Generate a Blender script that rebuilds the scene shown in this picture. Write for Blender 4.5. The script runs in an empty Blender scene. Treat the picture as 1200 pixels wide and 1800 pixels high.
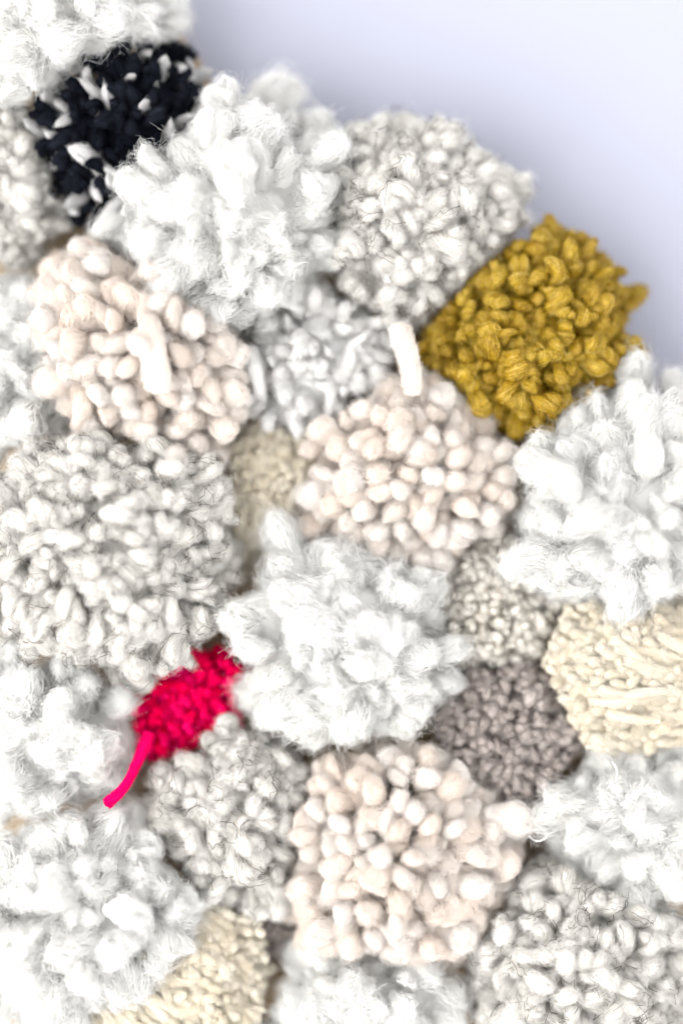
import bpy, math, random
import numpy as np
from mathutils import Vector, Quaternion

random.seed(7)
RNG = np.random.default_rng(7)
sc = bpy.context.scene
COL = sc.collection

# ------------------------------------------------------------------ camera
K = 0.28 / 1200.0            # metres per photograph pixel at the height of the pom-poms
CAM_H = 0.85
PLANE = 0.05
cam_d = bpy.data.cameras.new("camera")
cam = bpy.data.objects.new("camera", cam_d)
COL.objects.link(cam)
cam.location = (0, 0, CAM_H)
cam_d.sensor_fit = 'VERTICAL'
cam_d.sensor_height = 36.0
cam_d.lens = 36.0 * (CAM_H - PLANE) / (1800 * K)
cam_d.clip_start, cam_d.clip_end = 0.05, 50
cam_d.dof.use_dof = True
cam_d.dof.focus_distance = CAM_H - 0.066
cam_d.dof.aperture_fstop = 1.05
sc.camera = cam

# ------------------------------------------------------------------ light
world = bpy.data.worlds.new("World"); sc.world = world
world.use_nodes = True
wb = world.node_tree.nodes["Background"]
wb.inputs[0].default_value = (1.0, 1.0, 1.0, 1)
wb.inputs[1].default_value = 0.95

def area(name, loc, target, size, energy, col):
    d = bpy.data.lights.new(name, 'AREA'); d.shape = 'RECTANGLE'
    d.size, d.size_y = size; d.energy = energy; d.color = col
    o = bpy.data.objects.new(name, d); COL.objects.link(o)
    o.location = loc
    o.rotation_mode = 'QUATERNION'
    o.rotation_quaternion = (Vector(target) - Vector(loc)).to_track_quat('-Z', 'Y')
    return o
area("window_light", (-1.25, -0.45, 1.35), (0, 0, 0), (1.8, 1.8), 27, (1.0, 0.985, 0.96))

sc.view_settings.view_transform = 'Standard'
sc.view_settings.look = 'None'
sc.view_settings.exposure = 1.18
sc.view_settings.gamma = 1.0
sc.render.engine = 'CYCLES'
cy = sc.cycles
cy.max_bounces = 11; cy.diffuse_bounces = 11; cy.transmission_bounces = 11; cy.glossy_bounces = 2
cy.sample_clamp_indirect = 6
cy.use_denoising = True
cy.use_adaptive_sampling = True; cy.adaptive_threshold = 0.06; cy.adaptive_min_samples = 24

# ------------------------------------------------------------------ materials
def new_mat(name):
    m = bpy.data.materials.new(name); m.use_nodes = True
    nt = m.node_tree
    for n in list(nt.nodes): nt.nodes.remove(n)
    return m, nt.nodes, nt.links

def yarn_mat(name, ca, cb, trans=0.35, rough=0.85, spec=0.0, streak=0.0, amount=0.5):
    """wool: a slight change of colour from tuft to tuft, streaks along the yarn (local z); part of the light passes through"""
    m, N, L = new_mat(name)
    out = N.new('ShaderNodeOutputMaterial')
    oi = N.new('ShaderNodeObjectInfo')
    fac = oi.outputs['Random']
    if streak:
        tc = N.new('ShaderNodeTexCoord')
        mp = N.new('ShaderNodeMapping'); mp.inputs['Scale'].default_value = (streak, streak, streak * 0.22)
        L.new(tc.outputs['Object'], mp.inputs['Vector'])
        nz = N.new('ShaderNodeTexNoise'); nz.inputs['Scale'].default_value = 1.0; nz.inputs['Detail'].default_value = 1.0
        L.new(mp.outputs[0], nz.inputs['Vector'])
        rg = N.new('ShaderNodeMapRange'); rg.inputs['From Min'].default_value = 0.32; rg.inputs['From Max'].default_value = 0.68
        rg.inputs['To Max'].default_value = amount
        L.new(nz.outputs['Fac'], rg.inputs['Value'])
        m2 = N.new('ShaderNodeMath'); m2.operation = 'MULTIPLY_ADD'; m2.inputs[1].default_value = 1 - amount
        L.new(oi.outputs['Random'], m2.inputs[0]); L.new(rg.outputs[0], m2.inputs[2])
        fac = m2.outputs[0]
    mx = N.new('ShaderNodeMix'); mx.data_type = 'RGBA'
    mx.inputs['A'].default_value = (*ca, 1); mx.inputs['B'].default_value = (*cb, 1)
    L.new(fac, mx.inputs['Factor'])
    col = mx.outputs['Result']
    if spec:
        pb = N.new('ShaderNodeBsdfPrincipled')
        pb.inputs['Roughness'].default_value = rough
        pb.inputs['Specular IOR Level'].default_value = spec
        L.new(col, pb.inputs['Base Color'])
    else:
        pb = N.new('ShaderNodeBsdfDiffuse'); L.new(col, pb.inputs['Color'])
    tr = N.new('ShaderNodeBsdfTranslucent'); L.new(col, tr.inputs['Color'])
    ms = N.new('ShaderNodeMixShader'); ms.inputs[0].default_value = trans
    L.new(pb.outputs[0], ms.inputs[1]); L.new(tr.outputs[0], ms.inputs[2])
    L.new(ms.outputs[0], out.inputs[0])
    return m

M = {
    'fluff':   yarn_mat('fluffy_white_wool', (0.991, 0.987, 0.972), (0.995, 0.993, 0.985), 0.52),
    'pink':    yarn_mat('blush_white_wool', (0.967, 0.90, 0.84), (0.983, 0.955, 0.93), 0.42),
    'grey':    yarn_mat('grey_flecked_wool', (0.83, 0.81, 0.77), (0.97, 0.962, 0.945), 0.38, streak=1100, amount=0.6),
    'mustard': yarn_mat('mustard_yarn', (0.32, 0.165, 0.002), (0.68, 0.475, 0.03), 0.25, rough=0.42, spec=0.5, streak=1100, amount=0.6),
    'black':   yarn_mat('black_wool', (0.006, 0.007, 0.011), (0.016, 0.018, 0.026), 0.1),
    'taupe':   yarn_mat('taupe_wool', (0.50, 0.435, 0.405), (0.66, 0.60, 0.57), 0.3, streak=1100),
    'beige':   yarn_mat('cream_wool', (0.95, 0.895, 0.78), (0.975, 0.94, 0.86), 0.42),
    'oat':     yarn_mat('oatmeal_wool', (0.87, 0.835, 0.77), (0.97, 0.955, 0.92), 0.34, streak=1200),
    'hot':     yarn_mat('hot_pink_yarn', (0.97, 0.0, 0.10), (1.0, 0.005, 0.22), 0.3),
    'silk':    yarn_mat('silky_white_yarn', (0.975, 0.963, 0.95), (0.99, 0.985, 0.978), 0.4, rough=0.35, spec=0.5),
    'lick':    yarn_mat('white_wool_lick', (0.62, 0.61, 0.61), (0.88, 0.87, 0.87), 0.3),
    'grey2':   yarn_mat('grey_wool_strands', (0.50, 0.47, 0.43), (0.72, 0.69, 0.65), 0.3),
    'mustard2': yarn_mat('golden_yarn_strands', (0.62, 0.42, 0.06), (0.80, 0.62, 0.18), 0.25, rough=0.35, spec=0.6),
    'taupe2':  yarn_mat('dark_taupe_strands', (0.30, 0.25, 0.235), (0.42, 0.37, 0.35), 0.25),
    'oat2':    yarn_mat('oatmeal_strands', (0.60, 0.53, 0.44), (0.74, 0.68, 0.60), 0.25),
    'hair':    yarn_mat('dark_guard_hair', (0.03, 0.022, 0.018), (0.10, 0.07, 0.05), 0.05),
    'jute':    yarn_mat('jute_cord', (0.42, 0.30, 0.17), (0.62, 0.47, 0.30), 0.1, streak=1200),
}

def table_mat():
    m, N, L = new_mat('pale_lavender_white_paint')
    out = N.new('ShaderNodeOutputMaterial'); pb = N.new('ShaderNodeBsdfPrincipled')
    tc = N.new('ShaderNodeTexCoord'); nz = N.new('ShaderNodeTexNoise')
    nz.inputs['Scale'].default_value = 14; nz.inputs['Detail'].default_value = 5
    L.new(tc.outputs['Object'], nz.inputs['Vector'])
    mx = N.new('ShaderNodeMix'); mx.data_type = 'RGBA'
    mx.inputs['A'].default_value = (0.312, 0.320, 0.388, 1); mx.inputs['B'].default_value = (0.318, 0.326, 0.394, 1)
    L.new(nz.outputs['Fac'], mx.inputs['Factor']); L.new(mx.outputs['Result'], pb.inputs['Base Color'])
    pb.inputs['Roughness'].default_value = 0.75; pb.inputs['Specular IOR Level'].default_value = 0.2
    L.new(pb.outputs[0], out.inputs[0])
    return m
M['table'] = table_mat()

def cloth_mat():
    m, N, L = new_mat('jute_canvas')
    out = N.new('ShaderNodeOutputMaterial'); pb = N.new('ShaderNodeBsdfPrincipled')
    tc = N.new('ShaderNodeTexCoord')
    ws = []
    for d in ('X', 'Y'):
        w = N.new('ShaderNodeTexWave'); w.bands_direction = d; w.inputs['Scale'].default_value = 130
        w.inputs['Distortion'].default_value = 1.5; w.inputs['Detail Scale'].default_value = 3
        L.new(tc.outputs['Object'], w.inputs['Vector']); ws.append(w)
    mu = N.new('ShaderNodeMath'); mu.operation = 'MULTIPLY'
    L.new(ws[0].outputs['Fac'], mu.inputs[0]); L.new(ws[1].outputs['Fac'], mu.inputs[1])
    mx = N.new('ShaderNodeMix'); mx.data_type = 'RGBA'
    mx.inputs['A'].default_value = (0.36, 0.26, 0.16, 1); mx.inputs['B'].default_value = (0.60, 0.48, 0.32, 1)
    L.new(mu.outputs[0], mx.inputs['Factor']); L.new(mx.outputs['Result'], pb.inputs['Base Color'])
    bp = N.new('ShaderNodeBump'); bp.inputs['Distance'].default_value = 0.001
    L.new(mu.outputs[0], bp.inputs['Height']); L.new(bp.outputs[0], pb.inputs['Normal'])
    pb.inputs['Roughness'].default_value = 0.95
    L.new(pb.outputs[0], out.inputs[0])
    return m
M['canvas'] = cloth_mat()

# ------------------------------------------------------------------ mesh helpers
def nrm(a):
    return a / np.maximum(np.linalg.norm(a, axis=-1, keepdims=True), 1e-12)

def tubes(paths, rad, sides=3, ref=None):
    """paths (n,m,3), rad (n,m) -> verts, quads of n tubes"""
    n, m, _ = paths.shape
    T = nrm(np.gradient(paths, axis=1))
    if ref is None:
        ref = nrm(RNG.normal(size=(n, 1, 3)))
        ref = np.broadcast_to(ref, paths.shape)
    U = nrm(np.cross(T, ref)); V = np.cross(T, U)
    a = np.arange(sides) * 2 * math.pi / sides
    ring = (paths[:, :, None, :] + rad[:, :, None, None] *
            (np.cos(a)[None, None, :, None] * U[:, :, None, :] + np.sin(a)[None, None, :, None] * V[:, :, None, :]))
    v = ring.reshape(-1, 3)
    base = (np.arange(n) * m * sides)[:, None, None] + (np.arange(m - 1) * sides)[None, :, None]
    j = np.arange(sides)[None, None, :]; j2 = (np.arange(sides) + 1) % sides
    q = np.stack([base + j, base + j2[None, None, :], base + sides + j2[None, None, :], base + sides + j], -1).reshape(-1, 4)
    return v, q

def split_add(g, P, R, f, sh):
    """a share f of the fibres takes the second yarn colour"""
    k = int(len(P) * f)
    if k: g.add(*tubes(sh(P[:k]), R[:k]), 1)
    g.add(*tubes(sh(P[k:]), R[k:]), 0)

class Geo:
    def __init__(self): self.v = []; self.q = []; self.mi = []; self.n = 0
    def add(self, v, q, mi=0):
        self.v.append(v); self.q.append(q + self.n); self.n += len(v)
        self.mi.append(np.full(len(q), mi, dtype=np.int32))
    def mesh(self, name, mats, xf=None):
        v = np.concatenate(self.v); q = np.concatenate(self.q); mi = np.concatenate(self.mi)
        if xf is not None: v = xf(v)
        me = bpy.data.meshes.new(name)
        me.vertices.add(len(v)); me.vertices.foreach_set('co', v.astype(np.float32).ravel())
        me.loops.add(len(q) * 4); me.loops.foreach_set('vertex_index', q.astype(np.int32).ravel())
        me.polygons.add(len(q))
        me.polygons.foreach_set('loop_start', (np.arange(len(q)) * 4).astype(np.int32))
        me.polygons.foreach_set('use_smooth', np.ones(len(q), dtype=bool))
        for m in mats: me.materials.append(m)
        me.polygons.foreach_set('material_index', mi)
        me.update(calc_edges=True)
        return me

def meridian(a, r, Ls, lift=0.0):
    """arc length a along a capsule's side then over its round end -> radial distance, z (tip at 0)"""
    side = a < Ls
    ph = np.clip((a - Ls) / r, 0, None)
    rad = np.where(side, r + lift, (r + lift) * np.cos(ph))
    z = np.where(side, -r - (Ls - a), -r + (r + lift) * np.sin(ph))
    return rad, z

def wob(p, amp, freq, seed):
    """smooth vector noise from a few random waves"""
    g = np.random.default_rng(seed)
    o = np.zeros_like(p)
    for _ in range(5):
        k = g.normal(size=3) * freq; ph = g.uniform(0, 6.28)
        d = g.normal(size=3)
        o += np.sin(p @ k + ph)[..., None] * d
    return p + o * amp / 3.0

def capsule(r, L, sides=9, rings=10, end=1.0):
    """rounded yarn end, tip at z=0"""
    Ls = L - r
    a = np.concatenate([np.linspace(0, Ls, rings - 6), Ls + r * np.linspace(0.25, math.pi / 2 - 0.02, 6)])
    rad, z = meridian(a, r, Ls)
    P = np.zeros((1, len(a), 3)); P[0, :, 2] = z
    P[0, :, 2] += np.linspace(0, 1e-6, len(a))
    th = np.arange(sides) * 2 * math.pi / sides
    v = np.stack([rad[:, None] * np.cos(th), rad[:, None] * np.sin(th), np.repeat(z[:, None], sides, 1)], -1).reshape(-1, 3)
    m = len(a)
    base = (np.arange(m - 1) * sides)[:, None]; j = np.arange(sides)[None]; j2 = (np.arange(sides) + 1)[None] % sides
    q = np.stack([base + j, base + j2, base + sides + j2, base + sides + j], -1).reshape(-1, 4)
    return v, q

def skin_fibres(n, r, L, fr, seg=5, length=(0.8, 1.8), lift=(0.02, 0.2), twist=0.0, wig=0.06, zmin=0.35, depth=0.0):
    """fibres lying along a capsule's surface towards and over its end, lifting off it"""
    Ls = L - r
    tot = Ls + r * math.pi / 2
    a0 = RNG.uniform(tot * zmin, tot + 0.1 * r, (n, 1)) - r * 0.5
    ln = RNG.uniform(*length, (n, 1)) * r
    t = np.linspace(0, 1, seg)[None]
    a = a0 + ln * t
    lf = r * (lift[0] + RNG.uniform(0, 1, (n, 1)) ** 2 * (lift[1] - lift[0]) * t ** 1.5) + r * 0.01 - r * depth * RNG.uniform(0, 1, (n, 1))
    rad, z = meridian(a, r, Ls, lf)
    th = RNG.uniform(0, 2 * math.pi, (n, 1)) + (a - a0) / r * (twist + RNG.normal(0, 0.25, (n, 1)))
    P = np.stack([rad * np.cos(th), rad * np.sin(th), z], -1)
    w = RNG.normal(0, wig * r, (n, seg, 3)); w[:, 0] *= 0.2
    P = P + w * t[..., None]
    R = fr * RNG.uniform(0.6, 1.3, (n, 1)) * (1 - 0.6 * t)
    return P, R

def bend(P, s0, kap, phi):
    """bend everything above z=s0 into an arc of curvature kap, in direction phi"""
    c, s = math.cos(phi), math.sin(phi)
    x = P[..., 0] * c + P[..., 1] * s; y = -P[..., 0] * s + P[..., 1] * c; z = P[..., 2]
    d = np.clip(z - s0, 0, None); th = kap * d
    X = (1 - np.cos(th)) / kap + x * np.cos(th)
    Z = np.minimum(z, s0) + np.sin(th) / kap - x * np.sin(th)
    Q = np.stack([X * c - y * s, X * s + y * c, Z], -1)
    return Q

def settle(v, L, keep=0.0):
    """put the tuft's highest point at z=0 and its top half over the origin"""
    top = v[v[:, 2] > v[:, 2].max() - 0.25 * L]
    v = v.copy()
    v[:, :2] -= top[:, :2].mean(0) * 0.8
    v[:, 2] -= np.percentile(v[:, 2], 99.5)
    return v

def taper(P, r, L, e=0.5):
    """yarn narrows towards the knot at the pom-pom's heart"""
    f = np.interp(P[..., 2], [-L, -1.6 * r, 0], [e, 1.0, 1.0])
    return np.stack([P[..., 0] * f, P[..., 1] * f, P[..., 2]], -1)

def tuft_plump(r, mat, seed, nf=760):
    """thick cut end of roving: a soft bulb with felted fuzz"""
    L = r * 3.4
    g = Geo()
    sh = lambda P: taper(wob(P, 0.24 * r, 1.2 / r, seed), r, L)
    v, q = capsule(r * 0.8, L, 12, 15); v[:, 2] -= 0.14 * r; g.add(sh(v), q)
    P, R = skin_fibres(nf, r, L, 0.022 * r, 5, (0.5, 1.4), (0.0, 0.16), 0.45, 0.05, 0.12, 0.2); g.add(*tubes(sh(P), R))
    if nf > 200:
        P, R = skin_fibres(240, r, L, 0.010 * r, 6, (0.8, 2.0), (0.1, 0.6), 0.2, 0.14, 0.2); g.add(*tubes(sh(P), R))
    k = random.uniform(0.04, 0.22) / r; ph = random.uniform(0, 6.28)
    sq = random.uniform(0.76, 1.0)
    def xf(v):
        v = v * np.array([sq, 1 / sq, 1]); v = bend(v, -2.2 * r, k, ph); return settle(v, L)
    return g.mesh('tuft_plump', [mat], xf)

def tuft_twist(r, mat, seed, plies=2, kmax=0.55, hairs=0, hmat=None, nf=150, fuzz=40, fw=0.035, lenf=5.0, lump=0.14, om=(0.45, 0.8), mat2=None, f2=0.0, flat=1.0):
    """short twisted yarn end, plies wound round each other and curled over"""
    L = r * lenf
    rp = r * (0.62 if plies == 2 else 0.55)
    om = random.uniform(*om) / r
    g = Geo()
    for k in range(plies):
        ph0 = 2 * math.pi * k / plies + random.uniform(-.3, .3)
        dz = random.uniform(-0.5, 0.0) * r
        def ply(P):
            P = taper(wob(P, lump * r, 1.3 / r, seed * 3 + k), r, L, 0.6)
            z = P[..., 2] + dz
            open_ = 1 + 0.25 * np.clip(z / r + 1.2, 0, 2)
            return np.stack([P[..., 0] + (r - rp) * 1.05 * open_ * np.cos(om * z + ph0),
                             P[..., 1] + (r - rp) * 1.05 * open_ * np.sin(om * z + ph0), z], -1)
        v, q = capsule(rp * 0.8, L, 9, 15); v[:, 2] -= 0.12 * rp; g.add(ply(v), q)
        P, R = skin_fibres(nf // plies, rp, L, fw * r, 5, (0.9, 2.2), (0.0, 0.25), 0.9, 0.06, 0.08, 0.18)
        split_add(g, P, R, f2 if mat2 else 0, ply)
        if fuzz:
            P, R = skin_fibres(fuzz // plies, rp, L, fw * 0.45 * r, 6, (1.0, 3.0), (0.15, 1.0), 0.6, 0.2, 0.15)
            g.add(*tubes(ply(P), R))
    if hairs:
        P, R = skin_fibres(hairs, r, L, 0.02 * r, 9, (0.8, 2.2), (0.12, 0.4), 0.8, 0.20, 0.4)
        g.add(*tubes(P, R * 0 + 0.018 * r), 2)
    kk = random.uniform(0.12, kmax) / r; ph = random.uniform(0, 6.28)
    b0 = -min(2.9, lenf * 0.7) * r
    def xf(v): return settle(bend(v, b0, kk, ph) * np.array([1.0, flat, 1.0]), L)
    return g.mesh('tuft_twist', [mat, mat2 or mat] + ([hmat] if hmat else []), xf)

def tuft_fluff(r, mat, seed, nf=520, fw=0.014):
    """loose cloud of carded wool: a few soft petals thick with flying fibres"""
    g = Geo()
    npet = random.choice((2, 3, 3))
    for k in range(npet):
        rp = r * random.uniform(0.45, 0.72); L = rp * random.uniform(2.8, 3.6)
        fl = random.uniform(0.62, 1.0); az = random.uniform(0, 6.28)
        tl = random.uniform(0.0, 0.5); pz = random.uniform(-0.8, 0) * r
        off = np.array([math.cos(az) * 0.38 * r, math.sin(az) * 0.38 * r, pz])
        kk = random.uniform(0.05, 0.3) / r
        sd = seed * 7 + k
        def pet(P):
            P = taper(wob(P, 0.30 * rp, 1.0 / rp, sd), rp, L, 0.55) * np.array([1, fl, 1])
            P = bend(P, -2.2 * rp, kk + tl * 0.35 / r, 0.0)
            c, s = math.cos(az), math.sin(az)
            return np.stack([P[..., 0] * c - P[..., 1] * s, P[..., 0] * s + P[..., 1] * c, P[..., 2]], -1) + off
        v, q = capsule(rp * 0.66, L, 10, 14); v[:, 2] -= 0.25 * rp; g.add(pet(v), q)
        P, R = skin_fibres(nf, rp, L, fw * r, 5, (0.7, 2.0), (0.02, 0.45), 0.25, 0.10, 0.05, 0.34); g.add(*tubes(pet(P), R))
        P, R = skin_fibres(nf // 4, rp, L, fw * 0.55 * r, 6, (1.0, 2.6), (0.2, 1.2), 0.2, 0.22, 0.1); g.add(*tubes(pet(P), R))
    def xf(v): return settle(v, r * 3)
    return g.mesh('tuft_fluff', [mat], xf)

def tuft_blade(r, mat, seed, fw=0.04, fz=60, ln=6, nf=200, flat=0.6, kmax=0.28, tip=0.5, body=0.9):
    """flat lick of wool, narrowing to a soft end"""
    g = Geo(); L = r * ln
    def pt(P):
        P = wob(P, 0.16 * r, 0.5 / r, seed)
        z = P[..., 2]; f = np.interp(z, [-L, -3 * r, 0], [0.7, 1.0, tip])
        return np.stack([P[..., 0] * f, P[..., 1] * flat * f, z], -1)
    v, q = capsule(r * body, L, 9, 18); v[:, 2] -= (1 - body) * r; g.add(pt(v), q)
    P, R = skin_fibres(nf, r, L, fw * r, 6, (1.0, 0.35 * ln), (0.0, 0.35), 0.25, 0.12, 0.05, 0.95 - body); g.add(*tubes(pt(P), R))
    if fz:
      P, R = skin_fibres(fz, r, L, fw * 0.5 * r, 6, (1.0, 3.0), (0.2, 1.0), 0.2, 0.2, 0.1); g.add(*tubes(pt(P), R))
    kk = random.uniform(0.02, kmax) / r; ph = random.uniform(0, 6.28)
    def xf(v): return settle(bend(v, -0.75 * L, kk, ph), L)
    return g.mesh('tuft_blade', [mat], xf)

px = lambda n: n * K
LIB = {}
def lib(kind):
    if kind in LIB: return LIB[kind]
    n = 9
    if kind == 'fluff':   ms = [tuft_fluff(px(40), M['fluff'], 11 + i) for i in range(12)]
    if kind == 'pink':    ms = [tuft_plump(px(22), M['pink'], 31 + i) for i in range(12)]
    if kind == 'grey':    ms = [tuft_twist(px(25), M['grey'], 51 + i, 2, 0.8, [0, 2, 3, 1, 3][i % 5], M['hair'], 480, 150, 0.020, 3.0, 0.22, (0.45, 0.8), M['grey2'], 0.22) for i in range(14)]
    if kind == 'mustard': ms = [tuft_twist(px(23), M['mustard'], 71 + i, 2, 1.0, 0, None, 460, 24, 0.026, 3.0, 0.2, (0.6, 1.1), M['mustard2'], 0.3, 0.75) for i in range(14)]
    if kind == 'taupe':   ms = [tuft_twist(px(14.5), M['taupe'], 91 + i, 2, 0.4, 0, None, 280, 110, 0.032, 4.2, 0.2, (0.45, 0.8), M['taupe2'], 0.25) for i in range(n)]
    if kind == 'beige':   ms = [tuft_blade(px(8), M['beige'], 111 + i, 0.055, 160, 13, 460, 1.0, 0.12, 0.95, 0.68) for i in range(14)]
    if kind == 'oat':     ms = [tuft_twist(px(14), M['oat'], 131 + i, 2, 0.4, [0, 1, 0][i % 3], M['hair'], 280, 100, 0.032, 4.2, 0.2, (0.45, 0.8), M['oat2'], 0.22) for i in range(n)]
    if kind == 'hot':     ms = [tuft_twist(px(12), M['hot'], 151 + i, 2, 0.8, 0, None, 240, 80, 0.034, 3.6, 0.18) for i in range(n)]
    if kind == 'silk':    ms = [tuft_fluff(px(24), M['silk'], 171 + i, 260, 0.02) for i in range(6)] + [tuft_blade(px(14), M['silk'], 181 + i) for i in range(4)]
    if kind == 'black':   ms = [tuft_twist(px(15), M['black'], 191 + i, 2, 0.6, 0, None, 260, 90, 0.03, 4.0) for i in range(n)]
    if kind == 'lick':    ms = [tuft_blade(px(12), M['lick'], 211 + i) for i in range(n)]
    if kind == 'lite_beige':   ms = [tuft_blade(px(8), M['beige'], 111 + i, 0.09, 0, 13, 90, 1.0, 0.12, 0.95, 0.8) for i in range(4)]
    if kind == 'lite_hot':     ms = [tuft_twist(px(12), M['hot'], 151 + i, 2, 0.8, 0, None, 60, 0, 0.05, 3.6, 0.18) for i in range(4)]
    if kind == 'lite_taupe':   ms = [tuft_twist(px(13), M['taupe'], 91 + i, 2, 0.4, 0, None, 60, 0, 0.05, 4.5, 0.18) for i in range(4)]
    if kind == 'lite_grey':    ms = [tuft_twist(px(22), M['grey'], 51 + i, 2, 0.8, 0, None, 80, 0, 0.04, 3.2, 0.2) for i in range(4)]
    if kind == 'lite_mustard': ms = [tuft_twist(px(19), M['mustard'], 71 + i, 2, 0.9, 0, None, 80, 0, 0.05, 3.2, 0.16) for i in range(4)]
    if kind == 'lite_black':   ms = [tuft_twist(px(15), M['black'], 191 + i, 2, 0.6, 0, None, 60, 0, 0.05, 4.0) for i in range(4)]
    if kind == 'lite_oat':     ms = [tuft_twist(px(13), M['oat'], 131 + i, 2, 0.4, 0, None, 60, 0, 0.05, 4.5) for i in range(4)]
    if kind == 'lite_pink':    ms = [tuft_plump(px(22), M['pink'], 31 + i, 90) for i in range(4)]
    LIB[kind] = ms
    return ms

# ------------------------------------------------------------------ setting
def quad_obj(name, v, f, mat):
    me = bpy.data.meshes.new(name); me.from_pydata(v, [], f); me.materials.append(mat); me.update()
    o = bpy.data.objects.new(name, me); COL.objects.link(o); return o

tb = quad_obj('tabletop', [(-1.5, -1.5, 0), (1.5, -1.5, 0), (1.5, 1.5, 0), (-1.5, 1.5, 0)], [(0, 1, 2, 3)], M['table'])
tb['kind'] = 'structure'; tb['label'] = 'plain pale lavender white tabletop beneath the pom-pom rug'

def W(x, y, z=0.0):
    return Vector(((x - 600) * K, (900 - y) * K, z))

# canvas backing of the rug: a thick sheet whose curved edge runs just inside the outermost pom-poms
edge_px = [(250, -160), (306, 20), (346, 112), (384, 166), (440, 180), (520, 196), (640, 250), (770, 330), (860, 430),
           (960, 500), (1050, 600), (1105, 690), (1180, 760), (1330, 860)]
def chaikin(p, n):
    for _ in range(n):
        q = [p[0]]
        for a, b in zip(p, p[1:]):
            q += [(a[0] * .75 + b[0] * .25, a[1] * .75 + b[1] * .25), (a[0] * .25 + b[0] * .75, a[1] * .25 + b[1] * .75)]
        p = q + [p[-1]]
    return p
edge = chaikin(edge_px, 3)
ring = edge + [(1330, 1960), (-130, 1960), (-130, -160)]
zt, zb = 0.006, 0.0015
n = len(ring)
vv = [W(x, y, zt) for x, y in ring] + [W(x, y, zb) for x, y in ring]
ff = [tuple(range(n))] + [tuple(range(2 * n - 1, n - 1, -1))] + [(i, (i + 1) % n, n + (i + 1) % n, n + i) for i in range(n)]
backing = quad_obj('rug_backing', vv, ff, M['canvas'])
backing['label'] = 'tan woven jute rug backing that all the pom-poms are tied to'
backing['category'] = 'rug backing'
# whipped edge: short cord stitches over the canvas rim where it shows
st_v, st_q = capsule(px(6), px(22), 7, 12)
st_v = wob(st_v, px(0.8), 1 / px(5), 5); st_v[:, 2] += px(11)
gs = Geo(); gs.add(st_v, st_q)
P_, R_ = skin_fibres(60, px(6), px(22), px(0.5), 5, (1.0, 2.5), (0, 0.5), 0.8, 0.1, 0.05)
P_[..., 2] += px(11); gs.add(*tubes(P_, R_))
st_me = gs.mesh('edge_stitch', [M['jute']])
acc = 0; last = edge[0]
for a, b in zip(edge, edge[1:]):
    d = math.hypot(b[0] - a[0], b[1] - a[1]); acc += d
    if acc > 9 and 60 < a[1] < 270:
        acc = 0
        o = bpy.data.objects.new('edge_stitch', st_me); COL.objects.link(o); o.parent = backing
        o.location = W(a[0], a[1], 0.0055)
        ang = math.atan2(-(b[1] - a[1]), b[0] - a[0]) + math.pi / 2 + random.uniform(-.25, .25)
        o.rotation_mode = 'QUATERNION'
        o.rotation_quaternion = Vector((math.cos(ang), math.sin(ang), random.uniform(-.1, .1))).to_track_quat('Z', 'Y')

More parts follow.
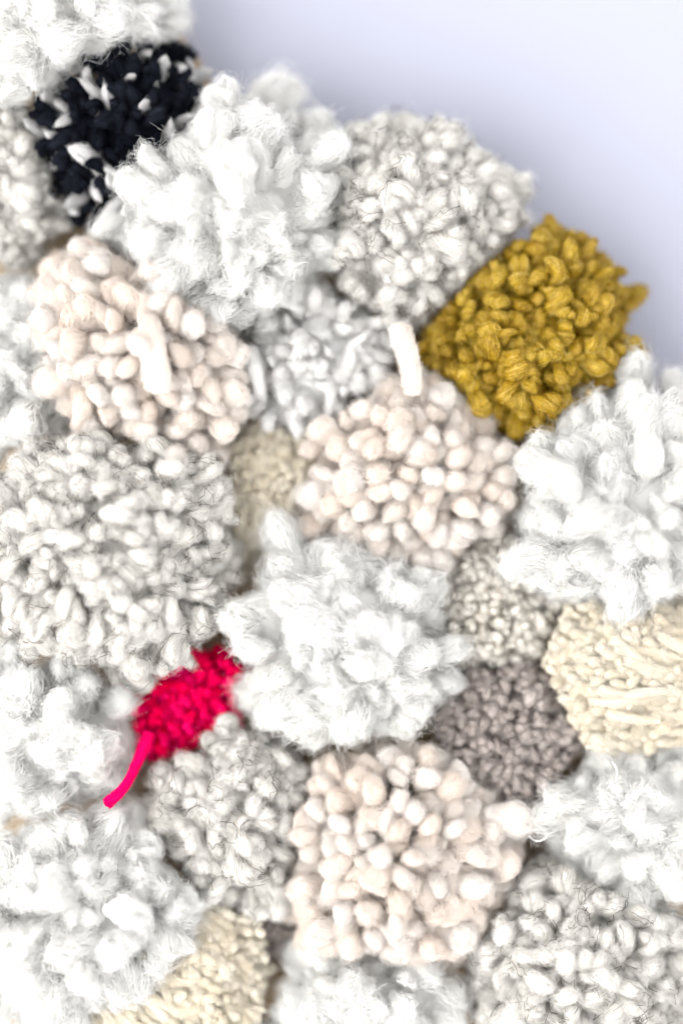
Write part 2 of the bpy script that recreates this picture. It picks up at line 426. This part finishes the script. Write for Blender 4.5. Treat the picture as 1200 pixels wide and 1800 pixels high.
# ------------------------------------------------------------------ pom-poms
# kind, x, y, radius (photograph pixels), height factor, weight bias, label, category group
POMS = [
    ('fluff', 90, -2, 207, 1.0, 0.0, 'fluffy white pom-pom at the rug edge touching the black one and a pale grey one'),
    ('black', 205, 215, 168, 1.0, 0.18, 'black pom-pom flecked with white licks of wool'),
    ('grey', 0, 290, 150, 0.9, 0.05, 'pale grey looped pom-pom touching the black one'),
    ('fluff', 395, 388, 220, 1.05, 0.05, 'large fluffy white pom-pom between the black one and a grey one'),
    ('grey', 715, 390, 182, 0.95, 0.0, 'grey pom-pom of curled yarn at the rug edge, touching the mustard one'),
    ('mustard', 930, 602, 178, 0.9, 0.05, 'mustard yellow pom-pom of curled glossy yarn at the rug edge'),
    ('fluff', 1110, 895, 228, 1.0, 0.0, 'fluffy white pom-pom at the rug edge touching the mustard and oatmeal ones'),
    ('pink', 245, 615, 225, 0.85, -0.05, 'blush white pom-pom between the widest grey one and the large fluffy one'),
    ('fluff', 10, 660, 170, 1.0, 0.0, 'fluffy white pom-pom wedged between a blush white one and the widest grey one'),
    ('silk', 550, 640, 155, 0.85, 0.05, 'silky white pom-pom of shiny wisps between two blush white ones'),
    ('pink', 725, 835, 195, 0.95, 0.05, 'blush white pom-pom of plump tufts next to the mustard one'),
    ('beige', 462, 832, 108, 1.25, 0.18, 'small cream pom-pom of thin yarn between blush white and grey ones'),
    ('grey', 175, 965, 235, 1.0, 0.0, 'widest grey pom-pom, with dark hairs, touching the hot pink one'),
    ('fluff', 614, 1135, 214, 1.2, 0.0, 'fluffy white pom-pom between the hot pink and the taupe ones'),
    ('oat', 862, 1072, 132, 1.3, 0.16, 'small oatmeal pom-pom of short yarn touching the taupe one'),
    ('taupe', 895, 1285, 155, 1.05, 0.06, 'taupe brown pom-pom of short wool tufts'),
    ('beige', 1110, 1180, 172, 0.95, 0.08, 'cream pom-pom of long thin strands beside the taupe one'),
    ('fluff', 1130, 1440, 190, 1.0, 0.0, 'fluffy white pom-pom touching the taupe, long-stranded cream and dark-haired grey ones'),
    ('hot', 310, 1228, 118, 1.1, 0.22, 'hot pink pom-pom half buried among white ones'),
    ('fluff', 65, 1300, 195, 1.05, 0.0, 'fluffy white pom-pom between the widest grey one and the tail of the hot pink one'),
    ('grey', 405, 1445, 180, 1.0, 0.02, 'grey pom-pom of curled yarn between the hot pink one and a blush white one'),
    ('pink', 700, 1500, 215, 1.0, 0.05, 'blush white pom-pom of plump tufts touching the taupe one'),
    ('grey', 1020, 1700, 205, 0.95, 0.0, 'grey pom-pom with dark hairs wedged between blush and fluffy ones, near the taupe one'),
    ('fluff', 140, 1600, 220, 1.25, 0.05, 'large fluffy white pom-pom overlapping the pale cream one'),
    ('beige', 300, 1740, 172, 0.85, 0.06, 'pale cream pom-pom of thin yarn tucked under the large fluffy one'),
    ('taupe', 460, 1648, 90, 0.9, 0.04, 'dark taupe pom-pom sunk deep between grey and blush ones'),
    ('fluff', 640, 1800, 190, 0.85, 0.0, 'fluffy white pom-pom beside the pale cream one and the sunken dark taupe one'),
]
COMB = {  # which way the pile lies: direction, strength, share of the outward direction kept
    16: ((-0.95, 0.12, 0.12), 1.0, 0.42), 24: ((0.85, -0.45, 0.12), 1.0, 0.45), 11: ((0.3, 0.85, 0.1), 0.8, 0.4), 9: ((0.5, -0.4, 0.3), 0.6, 1.0),
    5: ((0.2, 0.35, 0.2), 0.4, 1.0), 4: ((0.1, 0.3, 0.2), 0.3, 1.0), 15: ((0.1, -0.25, 0.3), 0.3, 1.0)}
MARGIN = {'fluff': 24, 'silk': 12, 'grey': 8, 'pink': 6, 'mustard': 6}   # px a tuft keeps back from a neighbour
FILL = {'pink': 0.5, 'grey': 0.4, 'mustard': 0.5, 'hot': 0.4, 'taupe': 0.25, 'oat': 0.25, 'silk': 0.4, 'fluff': 0.2}   # share of shorter tufts under the outer ones
SPEC = {  # kind: spacing px, axis jitter, tip jitter, core fraction, scale range
    'fluff':   (55, 0.36, 0.08, 0.66, (0.75, 1.2)),
    'pink':    (36, 0.32, 0.07, 0.62, (0.75, 1.1)),
    'grey':    (36, 0.30, 0.05, 0.66, (0.75, 1.15)),
    'mustard': (31, 0.30, 0.06, 0.66, (0.7, 1.2)),
    'taupe':   (23, 0.22, 0.05, 0.68, (0.8, 1.15)),
    'beige':   (13, 0.17, 0.04, 0.78, (0.8, 1.2)),
    'oat':     (22, 0.25, 0.05, 0.68, (0.75, 1.15)),
    'hot':     (21, 0.35, 0.06, 0.66, (0.85, 1.15)),
    'silk':    (32, 0.50, 0.08, 0.64, (0.8, 1.3)),
    'black':   (28, 0.35, 0.06, 0.70, (0.85, 1.2)),
}
BULGE = {  # where a pom-pom's outline sticks out: directions and amounts
    3: [((0.55, 0.83, 0.0), 0.17), ((-0.9, -0.2, 0.2), 0.08)],
    4: [((0.98, 0.15, 0.0), 0.10)],
    5: [((-0.15, 1.0, 0.1), 0.12), ((0.95, -0.3, 0.0), 0.14), ((-0.05, -1.0, 0.1), 0.08), ((0.55, 0.6, 0), 0.06)],
    13: [((-0.68, 0.72, 0.1), 0.22), ((0.1, 0.95, 0.1), 0.08)],
    18: [((-0.5, -0.85, 0.2), 0.3)],
}
NAME = {'fluff': 'wool_tuft'}
GROUPS = {'fluff': 'fluffy white pom-poms', 'pink': 'blush white pom-poms', 'grey': 'grey pom-poms', 'beige': 'cream pom-poms',
          'taupe': 'taupe pom-poms'}

cells = []
for kind, x, y, r, hf, bias, lab in POMS:
    R = r * K * 1.12
    Rz = R * 0.74
    c = W(x, y, 0.006 + Rz * (0.30 + 0.40 * hf))
    cells.append((c, R, Rz, bias))
CC = np.array([tuple(c[0]) for c in cells]); RR = np.array([c[1] for c in cells]); BB = np.array([c[3] for c in cells])

def power(p):
    """signed cell test: smaller is inside"""
    d = p - CC
    return (d ** 2).sum(1) / RR ** 2 - BB * 2

def reach(i, d, rmax):
    """how far from centre i along d before another pom-pom's cell (or the table) begins"""
    c = CC[i]; r = rmax
    for s in np.linspace(0.35, 1.0, 27):
        p = c + d * rmax * s
        f = power(p)
        f[i] -= 0.02
        if f.argmin() != i or p[2] < 0.006:
            r = rmax * (s - 0.02); break
    return r

def fib(n, off):
    i = np.arange(n) + 0.5
    z = 1 - 2 * i / n
    th = math.pi * (1 + 5 ** 0.5) * i + off
    s = np.sqrt(1 - z * z)
    return np.stack([s * np.cos(th), s * np.sin(th), z], -1)

def core_mesh(R, Rz, i, frac, mat):
    v, f = [], []
    nu, nv = 20, 10
    v.append((0, 0, Rz * frac))
    for a in range(1, nv):
        ph = math.pi * a / nv
        for b in range(nu):
            th = 2 * math.pi * b / nu
            d = np.array([math.sin(ph) * math.cos(th), math.sin(ph) * math.sin(th), math.cos(ph) * Rz / R])
            L0 = np.linalg.norm(d); rr = reach(i, d / L0, R * L0) * frac
            p = d / L0 * rr
            p[2] = max(p[2], 0.007 - CC[i][2])
            v.append(tuple(p))
    v.append((0, 0, max(-Rz * frac, 0.007 - CC[i][2])))
    for b in range(nu): f.append((0, 1 + b, 1 + (b + 1) % nu))
    for a in range(nv - 2):
        for b in range(nu):
            s = 1 + a * nu
            f.append((s + b, s + nu + b, s + nu + (b + 1) % nu, s + (b + 1) % nu))
    s = 1 + (nv - 2) * nu
    for b in range(nu): f.append((s + b, len(v) - 1, s + (b + 1) % nu))
    me = bpy.data.meshes.new('core'); me.from_pydata(v, [], f); me.materials.append(mat)
    me.polygons.foreach_set('use_smooth', np.ones(len(f), dtype=bool)); me.update()
    return me

def in_view(p, m=70):
    s = (CAM_H - PLANE) / (CAM_H - p[2])
    x = p[0] * s / K + 600; y = 900 - p[1] * s / K
    return -m < x < 1200 + m and -m < y < 1800 + m

def place(name, me, parent, loc, axis, roll, scale):
    o = bpy.data.objects.new(name, me); COL.objects.link(o)
    o.parent = parent
    o.location = loc; o.rotation_mode = 'QUATERNION'
    o.rotation_quaternion = Vector(axis).to_track_quat('Z', 'Y') @ Quaternion((0, 0, 1), roll)
    o.scale = (scale, scale, scale)
    return o

roots = []
total = 0
ALL = []
for i, (kind, x, y, r, hf, bias, lab) in enumerate(POMS):
    c, R, Rz, _ = cells[i]
    sp, ja, jr, cf, sr = SPEC[kind]
    root = bpy.data.objects.new('pom_pom', None); COL.objects.link(root)
    base = Vector((c.x, c.y, 0.006)); root.location = base
    root.empty_display_size = 0.01
    root['label'] = lab; root['category'] = 'pom-pom'
    if kind in GROUPS: root['group'] = GROUPS[kind]
    roots.append(root)
    mat = M[kind]
    core = bpy.data.objects.new('core', core_mesh(R, Rz, i, cf, mat)); COL.objects.link(core)
    core.parent = root; core.location = c - base
    nt = int(4 * math.pi * (r * 0.95) ** 2 / sp ** 2)
    rs = np.random.default_rng(500 + i)
    ms = lib(kind)
    cand = []
    dirs = [(d, 1.0) for d in fib(nt, i)]
    nf_ = int(nt * FILL.get(kind, 0))
    if nf_: dirs += [(d, 0.87) for d in fib(nf_, i + 1.7) if d[2] > 0.15]
    for d, lay in dirs:
        d = d + rs.normal(0, 0.22 * sp / r, 3); d /= np.linalg.norm(d)
        if d[2] < -0.30: continue
        e = np.array([d[0], d[1], d[2] * Rz / R]); L0 = np.linalg.norm(e); e /= L0
        rmax = R * L0
        for bd, ba in BULGE.get(i, ()):
            rmax *= 1 + ba * max(0.0, float(np.dot(d, bd))) ** 5
        rmax *= 1 + 0.04 * (math.sin(2.3 * d[0] * 2 + i) + math.sin(2.9 * d[1] * 2 + 2 * i) + math.sin(7 * d[0] - 5 * d[1] + i))
        rt = reach(i, e, rmax)
        if rt < rmax * 0.52: continue
        if rt >= rmax * 0.99: rt *= 1 + rs.normal(0, jr)
        else: rt -= (30 if i == 13 else MARGIN.get(kind, 4)) * K
        rt *= lay
        p = CC[i] + e * rt
        if p[2] < 0.008 or not in_view(p): continue
        ax = d + rs.normal(0, ja * 0.6, 3)
        if i in COMB: ax = rs.normal(0, ja * 0.6, 3) + d * COMB[i][2] + np.array(COMB[i][0]) * COMB[i][1]
        ax /= np.linalg.norm(ax)
        cand.append((p[2], p, ax))
    ALL.append((root, base, rs, cand))

# leave out tufts buried well below the pile around them
GC = 0.004
hm = {}
for (_, _, _, cand) in ALL:
    for z, p, _ in cand:
        gx, gy = int(p[0] // GC), int(p[1] // GC)
        for a in (-1, 0, 1):
            for b in (-1, 0, 1):
                hm[gx + a, gy + b] = max(hm.get((gx + a, gy + b), 0), z)
for i, (kind, x, y, r, hf, bias, lab) in enumerate(POMS):
    root, base, rs, cand = ALL[i]
    sp, ja, jr, cf, sr = SPEC[kind]; mat = M[kind]; ms = lib(kind)
    n0 = len(cand)
    cand = [t for t in cand if t[0] > hm[int(t[1][0] // GC), int(t[1][1] // GC)] - 0.024]
    cand.sort(key=lambda t: -t[0])
    for k, (_, p, ax) in enumerate(cand):
        me = ms[rs.integers(len(ms))]
        if k >= 300: me = lib('lite_' + kind)[rs.integers(4)]
        if kind == 'black' and rs.random() < 0.30:
            l2 = lib('lick'); me = l2[rs.integers(len(l2))]
        if k < 300:
            place('yarn_tuft', me, root, Vector(p) - base, ax, rs.uniform(0, 6.28), rs.uniform(*sr)); total += 1
        else:
            if k == 300: rest = Geo()
            nv = len(me.vertices); a = np.empty(nv * 3, dtype=np.float32); me.vertices.foreach_get('co', a)
            nq = len(me.polygons); q = np.empty(nq * 4, dtype=np.int32); me.loops.foreach_get('vertex_index', q)
            rot = np.array((Vector(ax).to_track_quat('Z', 'Y') @ Quaternion((0, 0, 1), rs.uniform(0, 6.28))).to_matrix())
            rest.add(a.reshape(-1, 3) @ rot.T * rs.uniform(*sr) + (p - np.array(base)), q.reshape(-1, 4))
    if len(cand) > 300:
        o = bpy.data.objects.new('yarn_pile', rest.mesh('yarn_pile', [mat])); COL.objects.link(o)
        o.parent = root; o['kind'] = 'stuff'
    print('pom', i, kind, n0, len(cand))
print('tufts', total)

# ------------------------------------------------------------------ loose strands
def strand(root, name, pts, r, mat, nf=1500, twist=0.5):
    pts = np.array([tuple(p) for p in pts]); t = np.linspace(0, 1, len(pts))
    L = np.linalg.norm(np.diff(pts, axis=0), axis=1).sum()
    g = Geo()
    v, q = capsule(r * 0.9, L, 12, 34); v = wob(v, 0.28 * r, 0.9 / r, 3); g.add(v, q)
    P, R = skin_fibres(nf, r, L, 0.03 * r, 5, (0.8, 2.0), (0, 0.4), twist, 0.08, 0.0); g.add(*tubes(wob(P, 0.28 * r, 0.9 / r, 3), R))
    base = np.array(root.location)
    def xf(v):
        u = 1 + v[:, 2] / L
        over = (np.clip(u - 1, 0, None) + np.clip(u, None, 0))[:, None] * L
        c = np.stack([np.interp(u, t, pts[:, k]) for k in range(3)], -1)
        du = 0.02
        c2 = np.stack([np.interp(np.clip(u + du, 0, 1), t, pts[:, k]) - np.interp(np.clip(u - du, 0, 1), t, pts[:, k]) for k in range(3)], -1)
        T = nrm(c2); A = nrm(np.cross(T, np.array([0.1, 0.2, 1.0]))); B = np.cross(T, A)
        return c + T * over + A * v[:, :1] + B * v[:, 1:2] - base
    o = bpy.data.objects.new(name, g.mesh(name, [mat], xf)); COL.objects.link(o); o.parent = root
    return o

def smooth_pts(p, n=3):
    for _ in range(n):
        q = [p[0]]
        for a, b in zip(p, p[1:]): q += [a.lerp(b, .25), a.lerp(b, .75)]
        p = q + [p[-1]]
    return p
strand(roots[7], 'loose_strand', smooth_pts([W(268, 560, .068), W(280, 590, .080), W(287, 640, .083), W(289, 695, .078)]), px(18), M['pink'])
strand(roots[10], 'loose_strand', smooth_pts([W(722, 690, .06), W(716, 650, .068), W(708, 615, .070), W(702, 582, .066)]), px(15.5), M['pink'])
strand(roots[18], 'loose_strand', smooth_pts([W(262, 1290, .050), W(240, 1350, .060), W(220, 1385, .066), W(196, 1402, .068)]), px(8.5), M['hot'])
# single long shiny fibres lying loose on the wool
for ri, pts, rr in ((13, [(418, 1068, .074), (428, 1080, .078), (432, 1100, .079), (426, 1118, .076)], 1.5),
                    (17, [(962, 1458, .056), (952, 1470, .059), (938, 1474, .058), (926, 1466, .054)], 1.4),
                    (17, [(1066, 1330, .066), (1074, 1345, .068), (1072, 1362, .067)], 1.6),
                    ):
    strand(roots[ri], 'loose_fibre', smooth_pts([W(*p) for p in pts]), px(rr), M['silk'], 60)
